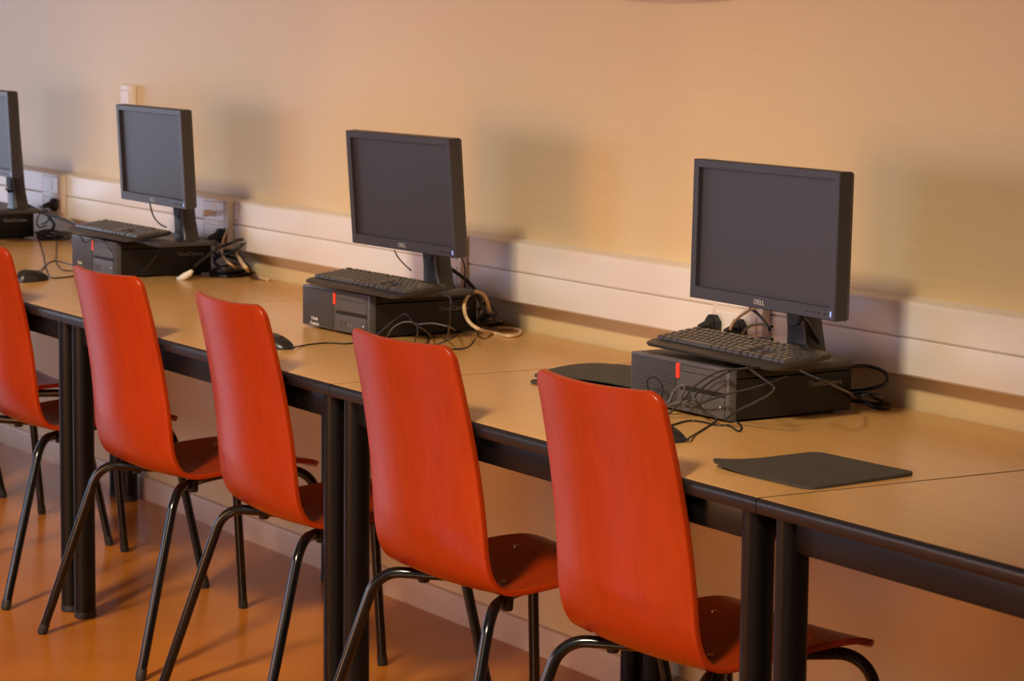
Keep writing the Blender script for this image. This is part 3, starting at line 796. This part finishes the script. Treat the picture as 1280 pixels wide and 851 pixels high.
    'thinC': (0.002, [(-3.4456, 0.51, 0.9479), (-3.4812, 0.53, 0.9234), (-3.5059, 0.55, 0.8994), (-3.5371, 0.58, 0.8788), (-3.5396, 0.6, 0.8692)]),
    'kbC': (0.0017, [(-3.7247, 0.374, 0.852), (-3.6842, 0.395, 0.8455), (-3.662, 0.4, 0.8404), (-3.6583, 0.41, 0.825), (-3.6238, 0.41, 0.8343), (-3.569, 0.42, 0.8403), (-3.5028, 0.42, 0.8174), (-3.5179, 0.44, 0.7938), (-3.5327, 0.46, 0.77), (-3.5456, 0.47, 0.7554)]),
    'wireC': (0.0017, [(-3.3747, 0.52, 0.8497), (-3.3664, 0.5, 0.8212), (-3.4199, 0.5, 0.7824), (-3.4506, 0.49, 0.7629), (-3.4938, 0.49, 0.7656)]),
    'cordD1': (0.0042, [(-4.5759, 0.53, 0.9127), (-4.6685, 0.58, 0.8909), (-4.7591, 0.64, 0.8587), (-4.7951, 0.68, 0.8451), (-4.7389, 0.69, 0.8335), (-4.6445, 0.69, 0.825), (-4.5011, 0.67, 0.8257), (-4.2234, 0.6, 0.8332), (-4.0749, 0.56, 0.8336)]),
    'cordD2': (0.0042, [(-4.8403, 0.74, 0.8353), (-4.7737, 0.73, 0.8249), (-4.708, 0.72, 0.8097), (-4.6429, 0.71, 0.7896), (-4.6717, 0.7, 0.7679), (-4.714, 0.69, 0.7575), (-4.7289, 0.68, 0.7643)]),
    'coilD': (0.0045, [(-4.7671, 0.7, 0.7582), (-4.7363, 0.72, 0.7674), (-4.6674, 0.73, 0.7672), (-4.5628, 0.72, 0.768), (-4.525, 0.71, 0.7588), (-4.6694, 0.7306, 0.7445), (-4.6857, 0.6947, 0.7445), (-4.7504, 0.696, 0.7445), (-4.7519, 0.71, 0.7565), (-4.6825, 0.72, 0.7589), (-4.7446, 0.7817, 0.7445), (-4.731, 0.7389, 0.7445), (-4.7536, 0.7, 0.7517)]),
    'greyD': (0.0026, [(-4.6846, 0.7, 0.7869), (-4.7133, 0.69, 0.7801), (-4.7144, 0.68, 0.7929), (-4.7001, 0.68, 0.8165), (-4.671, 0.69, 0.8381), (-4.6568, 0.7, 0.8189), (-4.6843, 0.7, 0.797), (-4.7252, 0.7, 0.789)]),
    'beigeD': (0.004, [(-4.7026, 0.75, 0.8342), (-4.651, 0.74, 0.823), (-4.5484, 0.72, 0.8159), (-4.4719, 0.71, 0.807), (-4.4088, 0.7, 0.8022)]),
    'mouseD1': (0.0019, [(-4.7673, 0.7, 0.7506), (-4.6114, 0.6499, 0.7419), (-4.2235, 0.5091, 0.7419), (-3.8946, 0.3879, 0.7419), (-3.6758, 0.3092, 0.7419), (-3.568, 0.2784, 0.7419), (-3.5645, 0.3112, 0.7419), (-3.5842, 0.3467, 0.7419)]),
    'mouseD2': (0.0019, [(-4.6308, 0.7, 0.7908), (-4.5798, 0.69, 0.7603), (-4.4581, 0.6443, 0.7419), (-4.1119, 0.5048, 0.7419), (-3.9953, 0.4587, 0.7419), (-3.8344, 0.4046, 0.7419), (-3.7527, 0.3863, 0.7419), (-3.7308, 0.4057, 0.7419)]),
    'mouseC': (0.0019, [(-3.6904, 0.2897, 0.748), (-3.8733, 0.3772, 0.7419), (-3.9801, 0.4334, 0.7419), (-4.0193, 0.4658, 0.7419), (-3.9629, 0.4701, 0.7419), (-3.8727, 0.4628, 0.7419), (-3.757, 0.4589, 0.7419), (-3.6577, 0.4535, 0.7419)]),
}

def lead(key, name, label, cat, m, parent=None, group=None, n=5):
    r, pts = CABLE[key]
    bm = NB(); tube(bm, catmull(pts, n), r, 8)
    o = finish(bm, name, m, None, angle=60)
    if parent is not None:
        bpy.context.view_layer.update()
        o.data.transform(parent.matrix_world.inverted()); o.parent = parent
    else:
        tag(o, label, cat, group)
    return o
bpy.context.view_layer.update()
mice = sorted([o for o in bpy.data.objects if o.name.startswith('computer_mouse')], key=lambda o: -o.location.x)
lead('kbA', 'cable', None, None, M['cord'], kb_objs[0]); lead('kbB', 'cable', None, None, M['cord'], kb_objs[1]); lead('kbC', 'cable', None, None, M['cord'], kb_objs[2])
lead('mouseA', 'cable', None, None, M['cord'], mice[0]); lead('mouseB', 'cable', None, None, M['cord'], mice[1]); lead('mouseC', 'cable', None, None, M['cord'], mice[2])
G1 = 'thin leads looped in front of the computer cases'
lead('kb2A', 'usb_lead', 'thin black lead hanging past the front corner of the case with the red stripe', 'cable', M['cord'], group=G1)
lead('usbA', 'usb_lead', 'thin grey lead plugged into the ports below the red stripe', 'cable', M['greycord'], group=G1)
lead('loopA', 'usb_lead', 'thin black lead in a small upright loop against the vents beside the red stripe', 'cable', M['cord'], group=G1)
lead('crossA', 'usb_lead', 'thin black lead slanting across the drive slot of the case with the red stripe', 'cable', M['cord'], group=G1)
lead('sideA', 'usb_lead', 'thin black lead along the side of the case with the red stripe', 'cable', M['cord'], group=G1)
lead('wireB', 'usb_lead', 'thin lead in a low wide loop beside the case ringed by the beige cable', 'cable', M['greycord'], group=G1)
lead('tailB', 'usb_lead', 'thin lead end hanging just above a chair back near the beige cable', 'cable', M['cord'], group=G1)
lead('vidB', 'usb_lead', 'thin black lead crossing the beige cable loop and curving over the desk', 'cable', M['cord'], group=G1)
lead('wireC', 'usb_lead', 'thin black lead hanging over the side of the case with the white cable end', 'cable', M['cord'], group=G1)
G2 = 'cords behind the computers'
lead('cordA1', 'power_cable', 'black cord in a single upright loop behind the case with the red stripe', 'cable', M['cord'], group=G2)
lead('cordA2', 'power_cable', 'black cable coiled flat on the desk behind the case with the red stripe', 'cable', M['cord'], group=G2)
lead('netA', 'network_cable', 'beige cable arching in front of two black plugs', 'cable', M['beige'], group=G2)
lead('blkA1', 'monitor_cable', 'black cable dropping from the monitor frame beside the beige arch and two plugs', 'cable', M['cord'], group=G2)
lead('blkA2', 'monitor_cable', 'black cable arching from a plug to the monitor stand, upper of two', 'cable', M['cord'], group=G2)
lead('blkA3', 'monitor_cable', 'black cable behind the keyboard running to the monitor stand, lower of two', 'cable', M['cord'], group=G2)
lead('blkA4', 'monitor_cable', 'black cable hanging on the free side of the stand nearest the lone mouse mat', 'cable', M['cord'], group=G2)
lead('netB', 'network_cable', 'thick beige cable in a big loop standing behind a black case', 'cable', M['beige'], group=G2, n=8)
lead('cordB', 'power_cable', 'thick black cord sloping down behind the beige cable loop', 'cable', M['cord'], group=G2)
lead('coilB', 'power_cable', 'black cord coiled in a heap inside the beige cable loop', 'cable', M['cord'], group=G2)
lead('monB', 'monitor_cable', 'thin black cable hanging straight down from a monitor corner by the beige loop', 'cable', M['cord'], group=G2)
lead('thinB', 'monitor_cable', 'thin cable curving from frame to stand of the monitor above the beige loop', 'cable', M['cord'], group=G2)
lead('cordC1', 'power_cable', 'black cord slanting from a wall plug down to the white cable end', 'cable', M['cord'], group=G2)
lead('cordC2', 'power_cable', 'black cord sagging from a wall plug behind the case with the white cable end', 'cable', M['cord'], group=G2)
lead('beigeC1', 'network_cable', 'thin beige cable dropping from the small network plug to the desk', 'cable', M['beige'], group=G2)
lead('beigeC2', 'network_cable', 'thick beige cable sloping out of the tangle next to the white cable end', 'cable', M['beige'], group=G2)
lead('coilC', 'power_cable', 'black cords coiled in a heap behind the case with the white cable end', 'cable', M['cord'], group=G2)
lead('thinC', 'monitor_cable', 'thin cable curving from the lower frame of the monitor under the wall switch', 'cable', M['cord'], group=G2)
lead('cordD1', 'monitor_cable', 'long black cable sloping down from the cut-off monitor to the next keyboard', 'cable', M['cord'], group=G2)
lead('cordD2', 'power_cable', 'black cord hanging from the wall plug at the far end', 'cable', M['cord'], group=G2)
lead('coilD', 'power_cable', 'black cord coiled on the desk beside the cut-off case', 'cable', M['cord'], group=G2)
lead('greyD', 'network_cable', 'pale grey lead in upright loops beside the cut-off case', 'cable', M['greycord'], group=G2)
lead('beigeD', 'network_cable', 'beige cable sloping down below the far plug to the desk', 'cable', M['beige'], group=G2)
lead('mouseD1', 'usb_lead', 'longer thin black lead hanging to the desk behind the mouse in full view', 'cable', M['cord'], group=G1)
lead('mouseD2', 'usb_lead', 'shorter thin black lead hanging to the desk behind the mouse in full view', 'cable', M['cord'], group=G1)

# ------------------------------------------------------------------ light: daylight at the windows, plus one added low fill
def area(name, loc, target, sx, sy, power, color, spread=None):
    l = bpy.data.lights.new(name, 'AREA'); l.shape = 'RECTANGLE'; l.size = sx; l.size_y = sy; l.energy = power; l.color = color
    if spread: l.spread = spread
    o = bpy.data.objects.new(name, l); COL.objects.link(o); o.location = loc
    d = Vector(target) - Vector(loc); o.rotation_euler = d.to_track_quat('-Z', 'Y').to_euler()
    return o
area('daylight_window_1', (-3.5, Y0 + .02, 1.28), (-3.5, 0, 1.28), 1.3, .75, 27, (.45, .63, 1.0))
area('daylight_window_2', (6.6, -10.0, 9.7), (0, 0, 1.0), 1.6, 2.2, 3550, (1.0, .82, .58))
area('daylight_window_3', (X0 + .03, -1.15, 1.25), (0, -1.0, 1.0), 2.7, 2.0, 40, (.68, .76, 1.0))
area('low_orange_fill', (-1.78, Y0 + .02, .92), (-1.7, 0.8, .3), 1.25, 1.25, 34, (1.0, .42, .12))  # added orange fill, stands in for floor bounce on the wall under the desks

wd = bpy.data.worlds.new('sky'); SC.world = wd; wd.use_nodes = True
bg = wd.node_tree.nodes['Background']; bg.inputs['Color'].default_value = (.75, .82, 1.0, 1); bg.inputs['Strength'].default_value = .6

# ------------------------------------------------------------------ camera
f, yaw, pitch, roll = 3362.1662, .5444, .1216, .01
Fv = Vector((-math.cos(yaw) * math.cos(pitch), math.sin(yaw) * math.cos(pitch), -math.sin(pitch)))
Rt = Fv.cross(Vector((0, 0, 1))).normalized(); Up = Rt.cross(Fv)
R2 = Rt * math.cos(roll) + Up * math.sin(roll); U2 = -Rt * math.sin(roll) + Up * math.cos(roll)
cam = bpy.data.cameras.new('camera'); co = bpy.data.objects.new('camera', cam); COL.objects.link(co)
cam.sensor_width = 36; cam.sensor_fit = 'HORIZONTAL'; cam.lens = f / 1280 * 36
co.matrix_world = Matrix(((R2.x, U2.x, -Fv.x, 3.2265), (R2.y, U2.y, -Fv.y, -2.3883), (R2.z, U2.z, -Fv.z, 1.4634), (0, 0, 0, 1)))
cam.clip_start = .05; cam.clip_end = 60
cam.dof.use_dof = True; cam.dof.focus_distance = 5.0; cam.dof.aperture_fstop = 11.0
SC.camera = co

SC.view_settings.view_transform = 'Standard'; SC.view_settings.look = 'None'
SC.view_settings.exposure = 0.04; SC.view_settings.gamma = 1.0; SC.view_settings.use_curve_mapping = False
